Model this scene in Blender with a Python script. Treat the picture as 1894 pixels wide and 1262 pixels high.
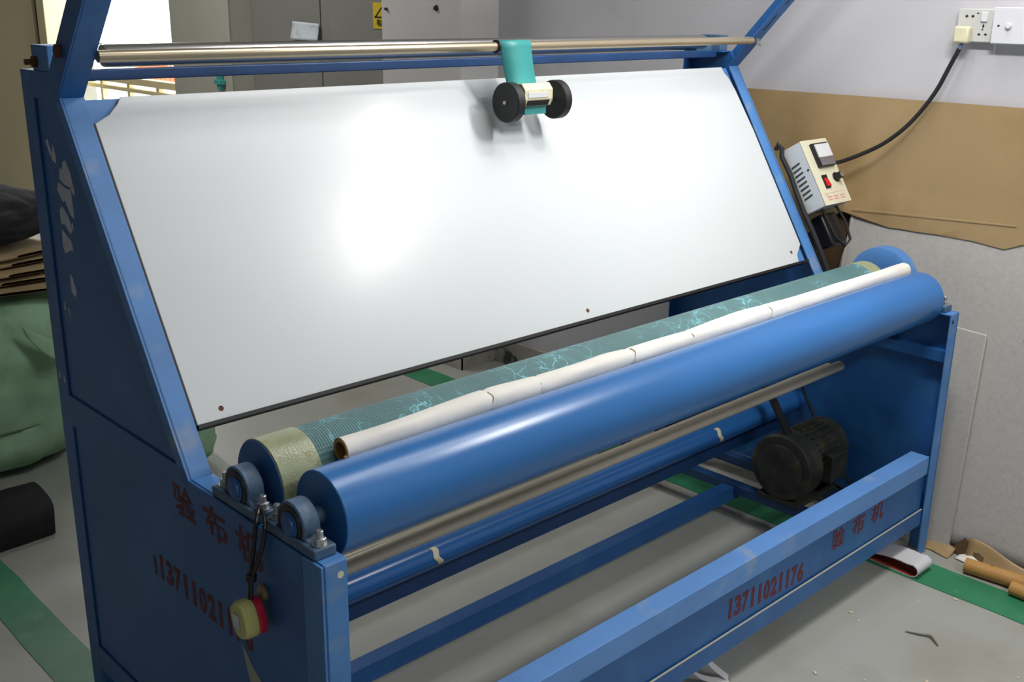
import bpy, bmesh, math, random
from mathutils import Vector, Matrix, noise as mnoise
random.seed(7)
for o in list(bpy.data.objects): bpy.data.objects.remove(o, do_unlink=True)
sc = bpy.context.scene
COL = sc.collection
PI = math.pi

# ---------------------------------------------------------------- camera, world, lights, exposure
yaw, pit, rol = 0.76400, -0.30600, 0.01400
F = Vector((math.sin(yaw)*math.cos(pit), math.cos(yaw)*math.cos(pit), math.sin(pit)))
R0 = Vector((math.cos(yaw), -math.sin(yaw), 0)); U0 = R0.cross(F)
RV = R0*math.cos(rol) + U0*math.sin(rol); UV = -R0*math.sin(rol) + U0*math.cos(rol)
cd = bpy.data.cameras.new('camera'); cam = bpy.data.objects.new('camera', cd); COL.objects.link(cam)
cd.sensor_width = 36.0; cd.lens = 1978.15/1894*36.0; cd.clip_start = 0.02
cam.matrix_world = Matrix(((RV.x, UV.x, -F.x, -0.748), (RV.y, UV.y, -F.y, -1.170), (RV.z, UV.z, -F.z, 1.497), (0, 0, 0, 1)))
sc.camera = cam

wd = bpy.data.worlds.new('daylight'); sc.world = wd; wd.use_nodes = True
wd.node_tree.nodes['Background'].inputs[0].default_value = (0.93, 0.97, 1.0, 1)
wd.node_tree.nodes['Background'].inputs[1].default_value = 4.0

def area(name, loc, target, size, power, color=(1, 1, 1), sy=None):
    l = bpy.data.lights.new(name, 'AREA'); l.energy = power; l.color = color
    l.shape = 'RECTANGLE' if sy else 'SQUARE'; l.size = size
    if sy: l.size_y = sy
    o = bpy.data.objects.new(name, l); COL.objects.link(o); o.location = loc
    o.rotation_euler = (Vector(target)-Vector(loc)).to_track_quat('-Z', 'Y').to_euler()
    return o
area('machine_lamp', (1.45, -0.12, 2.06), (1.42, 0.12, 0.7), 0.12, 25, (1.0, 0.985, 0.96), 0.62)
area('fill_light', (1.45, 0.05, 2.92), (1.45, 0.05, 0), 1.0, 24, (1.0, 0.99, 0.97), 0.7)  # broad overhead fill, added to brighten the board
area('fill_light', (1.0, 3.6, 2.7), (1.0, 3.6, 0), 0.3, 32, (1.0, 0.98, 0.95), 1.4)  # added fill that lifts the rear doors, pier and column
area('fill_light', (0.7, -2.6, 2.92), (0.7, -2.6, 0), 1.4, 48, (0.97, 0.99, 1.0), 0.3)  # front fill, added to raise the beam, column and near floor
sc.view_settings.view_transform = 'Standard'; sc.view_settings.look = 'None'
sc.view_settings.gamma = 1.0; sc.view_settings.use_curve_mapping = False
sc.view_settings.exposure = 0.1

# ---------------------------------------------------------------- materials
def lin(c):
    return tuple((v/255/12.92 if v/255 <= 0.04045 else ((v/255+0.055)/1.055)**2.4) for v in c) + (1,)
MATS = {}
def mat(name, rgb, rough=0.5, metal=0.0, var=0.12, scale=6.0, rgb2=None, bump=0.0, bscale=60.0, mask=(0.45, 0.65), coat=0.0, spec=0.5, emit=None, stretch=None):
    """procedural material: base colour mottled by object-space noise, optional second colour in worn patches, optional fine relief"""
    m = bpy.data.materials.new(name); m.use_nodes = True
    nt = m.node_tree; N = nt.nodes; K = nt.links; b = N['Principled BSDF']
    b.inputs['Roughness'].default_value = rough; b.inputs['Metallic'].default_value = metal
    b.inputs['Coat Weight'].default_value = coat; b.inputs['Specular IOR Level'].default_value = spec
    tc = N.new('ShaderNodeTexCoord'); mp = N.new('ShaderNodeMapping'); K.new(tc.outputs['Object'], mp.inputs[0])
    if stretch: mp.inputs['Scale'].default_value = stretch
    nz = N.new('ShaderNodeTexNoise'); nz.inputs['Scale'].default_value = scale; nz.inputs['Detail'].default_value = 6
    K.new(mp.outputs[0], nz.inputs['Vector'])
    c = lin(rgb)
    rp = N.new('ShaderNodeValToRGB'); K.new(nz.outputs['Fac'], rp.inputs[0])
    rp.color_ramp.elements[0].position = 0.3; rp.color_ramp.elements[1].position = 0.7
    rp.color_ramp.elements[0].color = tuple(v*(1-var) for v in c[:3]) + (1,)
    rp.color_ramp.elements[1].color = tuple(min(1, v*(1+var)) for v in c[:3]) + (1,)
    out = rp.outputs[0]
    if rgb2:
        n2 = N.new('ShaderNodeTexNoise'); n2.inputs['Scale'].default_value = scale*1.7; n2.inputs['Detail'].default_value = 8
        K.new(mp.outputs[0], n2.inputs['Vector'])
        r2 = N.new('ShaderNodeValToRGB'); K.new(n2.outputs['Fac'], r2.inputs[0])
        r2.color_ramp.elements[0].position, r2.color_ramp.elements[1].position = mask
        mx = N.new('ShaderNodeMix'); mx.data_type = 'RGBA'; K.new(r2.outputs[0], mx.inputs[0])
        K.new(out, mx.inputs[6]); mx.inputs[7].default_value = lin(rgb2); out = mx.outputs[2]
    K.new(out, b.inputs['Base Color'])
    if bump:
        n3 = N.new('ShaderNodeTexNoise'); n3.inputs['Scale'].default_value = bscale; n3.inputs['Detail'].default_value = 3
        K.new(mp.outputs[0], n3.inputs['Vector'])
        bp = N.new('ShaderNodeBump'); bp.inputs['Strength'].default_value = bump; bp.inputs['Distance'].default_value = 0.004
        K.new(n3.outputs['Fac'], bp.inputs['Height']); K.new(bp.outputs[0], b.inputs['Normal'])
    if emit: b.inputs['Emission Color'].default_value = lin(rgb); b.inputs['Emission Strength'].default_value = emit
    MATS[name] = m
    return m
blue = mat('blue_enamel', (38, 94, 156), 0.42, var=0.10, scale=5, bump=0.05, bscale=90, rgb2=(50, 108, 164), mask=(0.5, 0.75))
blue_worn = mat('blue_enamel_dusty', (74, 126, 186), 0.5, var=0.10, scale=9, rgb2=(128, 146, 168), mask=(0.56, 0.78), bump=0.06, bscale=80)
blue_roll = mat('blue_roller_enamel', (46, 108, 172), 0.28, var=0.07, scale=7, bump=0.03, bscale=120, stretch=(0.4, 1, 1))
blue_dark = mat('blue_steel_bar', (30, 66, 112), 0.45, var=0.15, scale=8)
blue_lit = mat('blue_lit_top', (96, 144, 206), 0.5, var=0.08, scale=7, rgb2=(150, 165, 185), mask=(0.6, 0.82))  # lighter copy of the enamel: light on the beam flange put into the colour
bearing_m = mat('grey_blue_casting', (74, 102, 132), 0.5, var=0.22, scale=30, rgb2=(120, 118, 108), mask=(0.55, 0.8), bump=0.12, bscale=150)
steel = mat('zinc_steel', (190, 194, 196), 0.35, 0.85, var=0.2, scale=60)
chrome = mat('polished_steel', (206, 204, 200), 0.3, 1.0, var=0.08, scale=4, stretch=(0.2, 3, 3))
rod_m = mat('old_steel_rod', (222, 210, 186), 0.38, 0.12, var=0.18, scale=5, stretch=(0.4, 4, 4))
black = mat('black_plastic', (22, 22, 26), 0.35, var=0.2, scale=20)
rubber = mat('black_rubber', (26, 26, 28), 0.55, var=0.25, scale=30)
black_trim = mat('black_edge', (16, 15, 18), 0.6, var=0.2)
rust = mat('rusty_bolt', (92, 52, 34), 0.8, var=0.35, scale=80)
red_stencil = mat('dark_red_stencil_paint', (100, 42, 46), 0.7, var=0.35, scale=60, rgb2=(70, 56, 86), mask=(0.5, 0.75))
residue = mat('torn_paper_residue', (190, 196, 206), 0.8, var=0.08, scale=40)
tape_gold = mat('yellowed_packing_tape', (150, 156, 122), 0.28, var=0.18, scale=14, rgb2=(148, 118, 60), mask=(0.58, 0.75), bump=0.25, bscale=260, stretch=(1, 1, 1))
cream_pl = mat('cream_plastic', (214, 208, 176), 0.45, var=0.07, scale=12, rgb2=(176, 156, 112), mask=(0.6, 0.8))
teal = mat('teal_enamel', (62, 152, 150), 0.42, var=0.07, scale=10)
box_grey = mat('pale_grey_box', (196, 200, 202), 0.45, var=0.04, scale=10)
box_face = mat('cream_box_face', (214, 210, 184), 0.5, var=0.06, scale=12, rgb2=(70, 72, 66), mask=(0.6, 0.72))
motor_m = mat('grimy_motor_iron', (54, 56, 50), 0.6, var=0.35, scale=16, rgb2=(88, 80, 50), mask=(0.55, 0.75))
white_paper = mat('white_wrap', (226, 222, 214), 0.65, var=0.05, scale=12, bump=0.3, bscale=24)
cardboard = mat('kraft_tube', (178, 132, 70), 0.65, var=0.12, scale=12, stretch=(1, 1, 1))
kraft = mat('brown_kraft_sheet', (164, 138, 98), 0.42, var=0.10, scale=3.0, rgb2=(150, 124, 84), mask=(0.5, 0.75), bump=0.02, bscale=12)
kraft_dark = mat('dark_hardboard', (96, 72, 44), 0.6, var=0.15, scale=6)
foam = mat('speckled_grey_board', (176, 172, 167), 0.75, var=0.05, scale=60, rgb2=(164, 161, 158), mask=(0.55, 0.72), bump=0.1, bscale=130)
white_pl = mat('white_plastic', (214, 214, 218), 0.4, var=0.03)
dirty_pl = mat('aged_white_plastic', (196, 196, 192), 0.45, var=0.05, scale=20)
red_pl = mat('red_plastic', (200, 30, 28), 0.35, var=0.06)
red_back = mat('crimson_plastic', (206, 28, 66), 0.35, var=0.05)
tape_yel = mat('olive_yellow_plastic', (190, 190, 120), 0.38, var=0.06)
sack_m = mat('green_woven_sack', (146, 182, 148), 0.75, var=0.2, scale=5, bump=0.35, bscale=170, rgb2=(122, 160, 126), mask=(0.45, 0.7))
blackcloth = mat('black_fabric', (22, 23, 25), 0.9, var=0.3, scale=10, bump=0.4, bscale=50)
khaki = mat('khaki_fabric', (160, 138, 104), 0.85, var=0.15, scale=10)
wall_m = mat('lilac_white_paint', (192, 190, 194), 0.7, var=0.025, scale=2.5, rgb2=(176, 174, 176), mask=(0.62, 0.85), bump=0.06, bscale=25)
cream_wall = mat('column_paint', (190, 188, 186), 0.7, var=0.03, scale=3, bump=0.05, bscale=25)
dirty_wall = mat('stained_skirting', (160, 154, 146), 0.8, var=0.15, scale=8, rgb2=(70, 70, 68), mask=(0.52, 0.62))
grey_door = mat('grey_metal_doors', (128, 126, 120), 0.55, var=0.05, scale=3)
pier_m = mat('beige_pier_paint', (166, 164, 152), 0.7, var=0.04, scale=3)
olive = mat('olive_beige_door', (164, 154, 124), 0.55, var=0.05, scale=2)
cream_frame = mat('cream_frame', (236, 222, 176), 0.5, var=0.05, scale=6)
floor_m = mat('grey_epoxy_floor', (158, 159, 152), 0.42, var=0.07, scale=2.2, rgb2=(146, 142, 130), mask=(0.5, 0.75), bump=0.04, bscale=40)
green_line = mat('green_floor_paint', (44, 122, 84), 0.5, var=0.16, scale=9, rgb2=(92, 140, 110), mask=(0.6, 0.78))
ceil_m = mat('ceiling_paint', (196, 196, 194), 0.8, var=0.03)
facade_m = mat('white_facade', (240, 240, 238), 0.8, var=0.02)
roof_m = mat('orange_roof_tile', (226, 92, 44), 0.7, var=0.15, scale=10)
glass_m = mat('grey_window_pane', (140, 140, 142), 0.3, var=0.05)
note_m = mat('note_paper', (202, 210, 216), 0.6, var=0.03, rgb2=(176, 186, 188), mask=(0.5, 0.7), scale=14)
yellow_m = mat('yellow_label', (206, 180, 34), 0.5, var=0.05)
ink = mat('black_ink', (24, 22, 20), 0.7, var=0.1)
faint_ink = mat('faint_grey_print', (104, 102, 100), 0.8, var=0.2, scale=80)
pink_ink = mat('faded_red_print', (214, 150, 140), 0.7, var=0.1)
strap_w = mat('white_strap', (206, 204, 206), 0.6, var=0.05)
belt_red = mat('rust_red_belt', (168, 70, 46), 0.6, var=0.12, scale=20)
speck_m = mat('pale_crumbs', (206, 196, 160), 0.8, var=0.15)

# white laminate board: glossy coat over white, hairline scratches as fine relief
board_m = mat('white_laminate', (202, 206, 208), 0.42, var=0.01, scale=3, coat=0.18)
def _board():
    nt = board_m.node_tree; N = nt.nodes; K = nt.links; b = N['Principled BSDF']
    b.inputs['Coat Roughness'].default_value = 0.2
    tc = N.new('ShaderNodeTexCoord'); mp = N.new('ShaderNodeMapping'); K.new(tc.outputs['Object'], mp.inputs[0])
    mp.inputs['Scale'].default_value = (30, 4, 4); mp.inputs['Rotation'].default_value = (0, 0, 0.3)
    nz = N.new('ShaderNodeTexNoise'); nz.inputs['Scale'].default_value = 3; nz.inputs['Detail'].default_value = 8; K.new(mp.outputs[0], nz.inputs['Vector'])
    mr = N.new('ShaderNodeMapRange'); K.new(nz.outputs['Fac'], mr.inputs[0])
    mr.inputs[1].default_value = 0.35; mr.inputs[2].default_value = 0.7; mr.inputs[3].default_value = 0.36; mr.inputs[4].default_value = 0.40
    K.new(mr.outputs[0], b.inputs['Roughness'])
_board()
# green mesh cover with pale cracks
mesh_m = mat('green_mesh_cover', (84, 122, 124), 0.5, var=0.12, scale=9)
def _mesh():
    nt = mesh_m.node_tree; N = nt.nodes; K = nt.links; b = N['Principled BSDF']
    tc = N.new('ShaderNodeTexCoord')
    nz = N.new('ShaderNodeTexNoise'); nz.inputs['Scale'].default_value = 14; nz.inputs['Detail'].default_value = 4; K.new(tc.outputs['Object'], nz.inputs['Vector'])
    mixv = N.new('ShaderNodeMix'); mixv.data_type = 'VECTOR'; mixv.inputs[0].default_value = 0.12
    K.new(tc.outputs['Object'], mixv.inputs[4]); K.new(nz.outputs['Color'], mixv.inputs[5])
    vo = N.new('ShaderNodeTexVoronoi'); vo.feature = 'DISTANCE_TO_EDGE'; vo.inputs['Scale'].default_value = 21; K.new(mixv.outputs[1], vo.inputs['Vector'])
    r = N.new('ShaderNodeValToRGB'); K.new(vo.outputs['Distance'], r.inputs[0])
    r.color_ramp.elements[0].position = 0.006; r.color_ramp.elements[0].color = (1, 1, 1, 1)
    r.color_ramp.elements[1].position = 0.026; r.color_ramp.elements[1].color = (0, 0, 0, 1)
    n2 = N.new('ShaderNodeTexNoise'); n2.inputs['Scale'].default_value = 9; K.new(tc.outputs['Object'], n2.inputs['Vector'])
    r2 = N.new('ShaderNodeValToRGB'); K.new(n2.outputs['Fac'], r2.inputs[0]); r2.color_ramp.elements[0].position = 0.42; r2.color_ramp.elements[1].position = 0.60
    mu = N.new('ShaderNodeMath'); mu.operation = 'MULTIPLY'; K.new(r.outputs[0], mu.inputs[0]); K.new(r2.outputs[0], mu.inputs[1])
    old = b.inputs['Base Color'].links[0].from_socket
    mx = N.new('ShaderNodeMix'); mx.data_type = 'RGBA'; K.new(mu.outputs[0], mx.inputs[0]); K.new(old, mx.inputs[6]); mx.inputs[7].default_value = lin((132, 206, 222))
    K.new(mx.outputs[2], b.inputs['Base Color'])
    # woven relief: two crossed sine waves
    w1 = N.new('ShaderNodeTexWave'); w1.inputs['Scale'].default_value = 60; w1.bands_direction = 'X'; K.new(tc.outputs['Object'], w1.inputs['Vector'])
    w2 = N.new('ShaderNodeTexWave'); w2.inputs['Scale'].default_value = 60; w2.bands_direction = 'Y'; K.new(tc.outputs['Object'], w2.inputs['Vector'])
    ad = N.new('ShaderNodeMath'); ad.operation = 'ADD'; K.new(w1.outputs['Fac'], ad.inputs[0]); K.new(w2.outputs['Fac'], ad.inputs[1])
    bp = N.new('ShaderNodeBump'); bp.inputs['Strength'].default_value = 0.5; bp.inputs['Distance'].default_value = 0.002
    K.new(ad.outputs[0], bp.inputs['Height']); K.new(bp.outputs[0], b.inputs['Normal'])
_mesh()

# ---------------------------------------------------------------- mesh building helpers (world coordinates)
class MB:
    def __init__(s): s.v = []; s.f = []; s.mi = []; s.cur = 0
    def add(s, vs, fs):
        o = len(s.v); s.v += [tuple(p) for p in vs]
        for f in fs: s.f.append([i+o for i in f]); s.mi.append(s.cur)
        return s
    def box(s, x0, x1, y0, y1, z0, z1):
        return s.obox(Vector(((x0+x1)/2, (y0+y1)/2, (z0+z1)/2)), Vector((1, 0, 0)), Vector((0, 1, 0)), Vector((0, 0, 1)), abs(x1-x0)/2, abs(y1-y0)/2, abs(z1-z0)/2)
    def obox(s, c, ax, ay, az, hx, hy, hz):
        c = Vector(c); vs = [c+ax*(i*hx)+ay*(j*hy)+az*(k*hz) for i in (-1, 1) for j in (-1, 1) for k in (-1, 1)]
        return s.add(vs, [(0, 1, 3, 2), (4, 6, 7, 5), (0, 4, 5, 1), (2, 3, 7, 6), (0, 2, 6, 4), (1, 5, 7, 3)])
    def prism(s, pts, d):
        """polygon (3-D points, planar) pushed along vector d"""
        n = len(pts); d = Vector(d); a = [Vector(p) for p in pts]; b = [p+d for p in a]
        fs = [list(range(n))[::-1], list(range(n, 2*n))] + [(i, (i+1) % n, n+(i+1) % n, n+i) for i in range(n)]
        return s.add(a+b, fs)
    def lathe(s, p0, axis, prof, seg=32, closed=True):
        """profile [(t along axis, radius)] turned about the axis from p0"""
        p0 = Vector(p0); ax = Vector(axis).normalized()
        t = Vector((0, 0, 1)) if abs(ax.z) < 0.9 else Vector((1, 0, 0))
        e1 = ax.cross(t).normalized(); e2 = ax.cross(e1)
        vs = []
        for (h, r) in prof:
            for i in range(seg):
                a = 2*PI*i/seg; vs.append(p0+ax*h+(e1*math.cos(a)+e2*math.sin(a))*r)
        m = len(prof); fs = []
        for j in range(m-1):
            for i in range(seg):
                k = (i+1) % seg; fs.append((j*seg+i, j*seg+k, (j+1)*seg+k, (j+1)*seg+i))
        if closed:
            fs.append(list(range(seg))[::-1]); fs.append([(m-1)*seg+i for i in range(seg)])
        else:
            for i in range(seg):
                k = (i+1) % seg; fs.append(((m-1)*seg+i, (m-1)*seg+k, k, i))
        return s.add(vs, fs)
    def cyl(s, p0, p1, r, seg=24, ch=0.0):
        p0 = Vector(p0); p1 = Vector(p1); L = (p1-p0).length
        pr = [(0, r), (L, r)] if not ch else [(0, r-ch), (ch, r), (L-ch, r), (L, r-ch)]
        return s.lathe(p0, p1-p0, pr, seg)
    def tube(s, pts, r, seg=10):
        pts = [Vector(p) for p in pts]; n = len(pts); vs = []; up = None
        for i, p in enumerate(pts):
            d = (pts[min(i+1, n-1)]-pts[max(i-1, 0)]).normalized()
            if up is None: up = d.orthogonal().normalized()
            e1 = (up-d*up.dot(d)).normalized(); e2 = d.cross(e1); up = e1
            rr = r[i] if isinstance(r, (list, tuple)) else r
            vs += [p+(e1*math.cos(2*PI*k/seg)+e2*math.sin(2*PI*k/seg))*rr for k in range(seg)]
        fs = [(i*seg+k, i*seg+(k+1) % seg, (i+1)*seg+(k+1) % seg, (i+1)*seg+k) for i in range(n-1) for k in range(seg)]
        fs += [list(range(seg))[::-1], [(n-1)*seg+k for k in range(seg)]]
        return s.add(vs, fs)
    def ribbon(s, pts, wv, th):
        """strip following pts, width vector wv, thickness th (normal to path and width)"""
        pts = [Vector(p) for p in pts]; wv = Vector(wv); n = len(pts); vs = []
        for i, p in enumerate(pts):
            d = (pts[min(i+1, n-1)]-pts[max(i-1, 0)]).normalized(); nn = d.cross(wv).normalized()*(th/2)
            vs += [p-wv/2-nn, p+wv/2-nn, p+wv/2+nn, p-wv/2+nn]
        fs = [(i*4+k, i*4+(k+1) % 4, (i+1)*4+(k+1) % 4, (i+1)*4+k) for i in range(n-1) for k in range(4)]
        fs += [(3, 2, 1, 0), tuple((n-1)*4+k for k in range(4))]
        return s.add(vs, fs)
    def grid(s, fn, nu, nv, wrap=False):
        vs = [fn(i/(nu if wrap else nu-1), j/(nv-1)) for j in range(nv) for i in range(nu)]
        fs = []
        for j in range(nv-1):
            for i in range(nu if wrap else nu-1):
                k = (i+1) % nu; fs.append((j*nu+i, j*nu+k, (j+1)*nu+k, (j+1)*nu+i))
        return s.add(vs, fs)
    def build(s, name, m, parent=None, bevel=0.0, smooth=35, solid=0.0, loc=None, subsurf=0):
        me = bpy.data.meshes.new(name)
        vs = [Vector(p) for p in s.v]
        if loc is None:
            lo = [min(p[i] for p in vs) for i in range(3)]; hi = [max(p[i] for p in vs) for i in range(3)]
            loc = Vector([(a+b)/2 for a, b in zip(lo, hi)])
            if parent is None: loc.z = lo[2]
        me.from_pydata([p-loc for p in vs], [], s.f)
        ms = m if isinstance(m, (list, tuple)) else [m]
        for q in ms: me.materials.append(q)
        for p, i in zip(me.polygons, s.mi): p.material_index = i
        bm = bmesh.new(); bm.from_mesh(me); bmesh.ops.recalc_face_normals(bm, faces=bm.faces); bm.to_mesh(me); bm.free()
        if smooth:
            for p in me.polygons: p.use_smooth = True
            me.set_sharp_from_angle(angle=math.radians(smooth))
        o = bpy.data.objects.new(name, me); COL.objects.link(o)
        wl = loc
        if parent is not None:
            o.parent = parent; wl = loc - WORLD[parent.name]
        o.location = wl; WORLD[o.name] = loc
        if solid: md = o.modifiers.new('thickness', 'SOLIDIFY'); md.thickness = solid; md.offset = 0
        if bevel:
            md = o.modifiers.new('edge_round', 'BEVEL'); md.width = bevel; md.segments = 2; md.limit_method = 'ANGLE'; md.angle_limit = math.radians(40)
        if subsurf: md = o.modifiers.new('smooth', 'SUBSURF'); md.levels = subsurf; md.render_levels = subsurf
        return o
WORLD = {}
def tag(o, label, cat=None, group=None, kind=None):
    if label: o['label'] = label
    if cat: o['category'] = cat
    if group: o['group'] = group
    if kind: o['kind'] = kind
    return o
def thing(name, loc, label, cat, group=None):
    o = bpy.data.objects.new(name, None); COL.objects.link(o); o.location = loc; o.empty_display_size = 0.1
    WORLD[o.name] = Vector(loc)
    return tag(o, label, cat, group)
def struct(name, mb, m, parent=None, **k):
    o = mb.build(name, m, parent, **k); o['kind'] = 'structure'; return o
FONT = None
def text_mb(txt, origin, right, up, size, depth, fat=0.0, gap=1.0):
    """lettering as a thin slab: baseline starts at origin, runs along right"""
    cu = bpy.data.curves.new('lettering', 'FONT'); cu.body = txt; cu.size = size; cu.offset = fat; cu.extrude = depth/2; cu.resolution_u = 3
    cu.space_character = gap
    ob = bpy.data.objects.new('lettering', cu); COL.objects.link(ob)
    dg = bpy.context.evaluated_depsgraph_get(); dg.update()
    me = bpy.data.meshes.new_from_object(ob.evaluated_get(dg))
    right = Vector(right).normalized(); up = Vector(up).normalized(); nn = right.cross(up); o = Vector(origin)
    mb = MB(); mb.add([o+right*v.co.x+up*v.co.y+nn*v.co.z for v in me.vertices], [list(p.vertices) for p in me.polygons])
    bpy.data.objects.remove(ob, do_unlink=True); bpy.data.curves.remove(cu); bpy.data.meshes.remove(me)
    return mb

def letters(txt, origin, right, up, cw, ch, pitch, parent, m=None, fat=0.0, depth=0.0006, slope=0.0, step=None):
    """each character squeezed into a cell cw x ch, one every pitch along right"""
    right = Vector(right).normalized(); up = Vector(up).normalized(); nn = right.cross(up); o = Vector(origin)
    for i, chx in enumerate(txt):
        t = text_mb(chx, (0, 0, 0), (1, 0, 0), (0, 1, 0), 1.0, depth, fat)
        xs = [p[0] for p in t.v]; ys = [p[1] for p in t.v]; zs = [p[2] for p in t.v]
        w = max(xs)-min(xs); h = max(ys)-min(ys); k_ = cw*(0.42 if chx == '1' else 1.0)
        c0 = o+right*(pitch*i+(cw-k_)/2)+up*(slope*i)
        q = MB(); q.add([c0+right*((p[0]-min(xs))/w*k_)+up*((p[1]-min(ys))/h*ch)+nn*p[2] for p in t.v], t.f)
        if step is None: q.build('stencil_character', m or red_stencil, parent, smooth=0); continue
        bm = bmesh.new(); vv = [bm.verts.new(p) for p in q.v]          # the character runs over a raised rail: cut it at the step
        for f in q.f:
            try: bm.faces.new([vv[k] for k in f])
            except ValueError: pass
        bmesh.ops.bisect_plane(bm, geom=bm.verts[:]+bm.edges[:]+bm.faces[:], plane_co=(0, 0, step), plane_no=(0, 0, 1))
        bmesh.ops.split_edges(bm, edges=[e for e in bm.edges if all(abs(v.co.z-step) < 1e-6 for v in e.verts)])
        for f in bm.faces:
            if f.calc_center_median().z > step:
                for v in f.verts: v.tag = True
        for v in bm.verts:
            if v.tag: v.co += nn*0.0045
        bm.verts.index_update(); r_ = MB(); r_.add([v.co.copy() for v in bm.verts], [[v.index for v in f.verts] for f in bm.faces]); bm.free()
        r_.build('stencil_character', m or red_stencil, parent, smooth=0)

# ---------------------------------------------------------------- the room
XW = 2.29
struct('floor', MB().box(-4, 2.6, -5, 9.2, -0.1, 0), floor_m, smooth=0)
struct('ceiling', MB().box(-4, 2.6, -5, 9.2, 3.0, 3.1), ceil_m, smooth=0)
struct('wall_right', MB().box(XW, XW+0.2, -5, 2.3, 0, 3.0), wall_m, smooth=0)
struct('wall_left', MB().box(-4.1, -4, -5, 9.2, 0, 3.0), wall_m, smooth=0)
struct('wall_front', MB().box(-4, 2.6, -5.1, -5, 0, 3.0), wall_m, smooth=0)
struct('wall_back', MB().box(-4, 2.6, 9.2, 9.3, 0, 3.0), wall_m, smooth=0)
c = struct('wall_column', MB().box(2.09, 2.5, 2.105, 2.61, 0, 3.0), cream_wall, smooth=0)
struct('anchor_bolt', MB().cyl((2.092, 2.575, 1.466), (2.078, 2.57, 1.468), 0.006, 10), ink, c)
struct('anchor_bolt', MB().cyl((2.092, 2.251, 1.475), (2.078, 2.25, 1.474), 0.007, 10).lathe((2.090, 2.251, 1.475), (-1, 0, 0), [(0, 0.012), (0.004, 0.011)], 12), ink, c)
struct('baseboard_right', MB().box(2.276, XW, 0.95, 2.105, 0, 0.11).box(2.08, 2.30, 2.092, 2.105, 0, 0.12).box(2.078, 2.09, 2.092, 2.62, 0, 0.10), dirty_wall, smooth=0)
d = struct('door_1', MB().box(2.33, 2.45, 2.61, 3.42, 0.04, 2.4), grey_door, smooth=0)
struct('door_panel', MB().box(2.318, 2.33, 2.66, 3.33, 0.10, 2.3), grey_door, d, bevel=0.003, smooth=0)
struct('door_2', MB().box(2.33, 2.45, 3.43, 4.3, 0.04, 2.4), grey_door, smooth=0)
struct('wall_lintel', MB().box(2.33, 2.5, 2.61, 4.3, 2.4, 3.0).box(2.2, 2.5, 4.75, 6.46, 2.35, 3.0), wall_m, smooth=0)
p = struct('wall_pier', MB().box(2.2, 2.5, 4.08, 4.74, 0, 3.0), pier_m, smooth=0)
struct('corner_bead', MB().box(2.195, 2.2, 4.075, 4.11, 0, 2.9), pier_m, p, smooth=0)
struct('door_latch', MB().box(2.17, 2.195, 4.17, 4.20, 1.03, 1.12).box(2.16, 2.195, 4.15, 4.21, 1.06, 1.085), teal, p, bevel=0.003)
struct('wall_far', MB().box(2.2, 2.5, 6.55, 9.2, 0, 3.0), pier_m, smooth=0)
fr = struct('trim_1', MB().box(2.14, 2.32, 6.42, 6.55, 0, 2.35), cream_frame, bevel=0.006, smooth=0)
def stripe(name, x0, x1, y0, y1, seed):
    mb = MB(); n = 60
    def f(u, v):
        y = y0+(y1-y0)*v; e = 0.004*mnoise.noise(Vector((y*6, seed+u*9, 0)))
        return Vector((x0+(x1-x0)*u+e, y, 0.0012))
    mb.grid(f, 2, n)
    return struct(name, mb, green_line, smooth=0, solid=0.002)
stripe('trim_2', 1.858, 1.985, -2.2, 2.95, 3.0)
stripe('trim_3', -0.046, 0.063, -2.5, 4.2, 8.0)

# the open door leaf at the far end of the wall
dl = thing('door_leaf', (2.15, 6.58, 0.06), 'olive beige door leaf standing open at the left end of the wall', 'door')
a0 = Vector((2.13, 6.57, 0)); a1 = Vector((1.55, 7.38, 0)); da = (a1-a0).normalized(); na = Vector((da.y, -da.x, 0))
MB().obox((a0+a1)/2+Vector((0, 0, 1.2)), da, na, Vector((0, 0, 1)), 0.498, 0.02, 1.13).build('panel', olive, dl, bevel=0.003)
MB().obox((a0+a1)/2+Vector((0, 0, 0.075))-na*0.0, da, na, Vector((0, 0, 1)), 0.498, 0.026, 0.02).build('bottom_strip', black_trim, dl)  # black strip paints the shadow gap below the leaf

# outside the doorway
rl = thing('balcony_railing', (2.42, 5.6, 0.0), 'cream balcony railing outside the bright doorway', 'railing')
MB().box(2.39, 2.45, 4.3, 7.6, 0.955, 1.0).build('top_rail', cream_frame, rl, bevel=0.006)
MB().box(2.395, 2.445, 4.3, 7.6, 0.905, 0.93).build('lower_rail', cream_frame, rl, bevel=0.004)
for i in range(8):
    y = 4.55+i*0.42
    MB().box(2.402, 2.438, y-0.018, y+0.018, 0.0, 0.955).build('post', cream_frame, rl)
MB().box(2.5, 3.6, 3.5, 9.2, -0.12, -0.02).build('balcony_floor', foam)
tag(bpy.data.objects['balcony_floor'], 'grey balcony slab beyond the doorway', 'balcony')
bd = thing('building', (9.0, 18, -6), 'sunlit white building seen through the doorway', 'building')
MB().box(8.4, 12, 8, 32, -6, 9).build('wall', facade_m, bd, smooth=0)
for (y, z) in ((19.4, 1.12), (13.0, 1.1), (23.5, 1.1)):
    w = MB().box(8.36, 8.40, y-0.22, y+0.22, z-0.16, z+0.16).build('window', facade_m, bd, smooth=0)
    MB().box(8.34, 8.37, y-0.19, y+0.19, z-0.13, z+0.13).build('pane', glass_m, w, smooth=0)
rf = MB()
for i in range(56):
    y = 9+i*0.165
    rf.tube([(8.4, y, 0.30), (7.9, y, 0.19)], 0.06, 8)
rf = rf.build('canopy_tiles', roof_m, bd); rf['kind'] = 'stuff'
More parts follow.
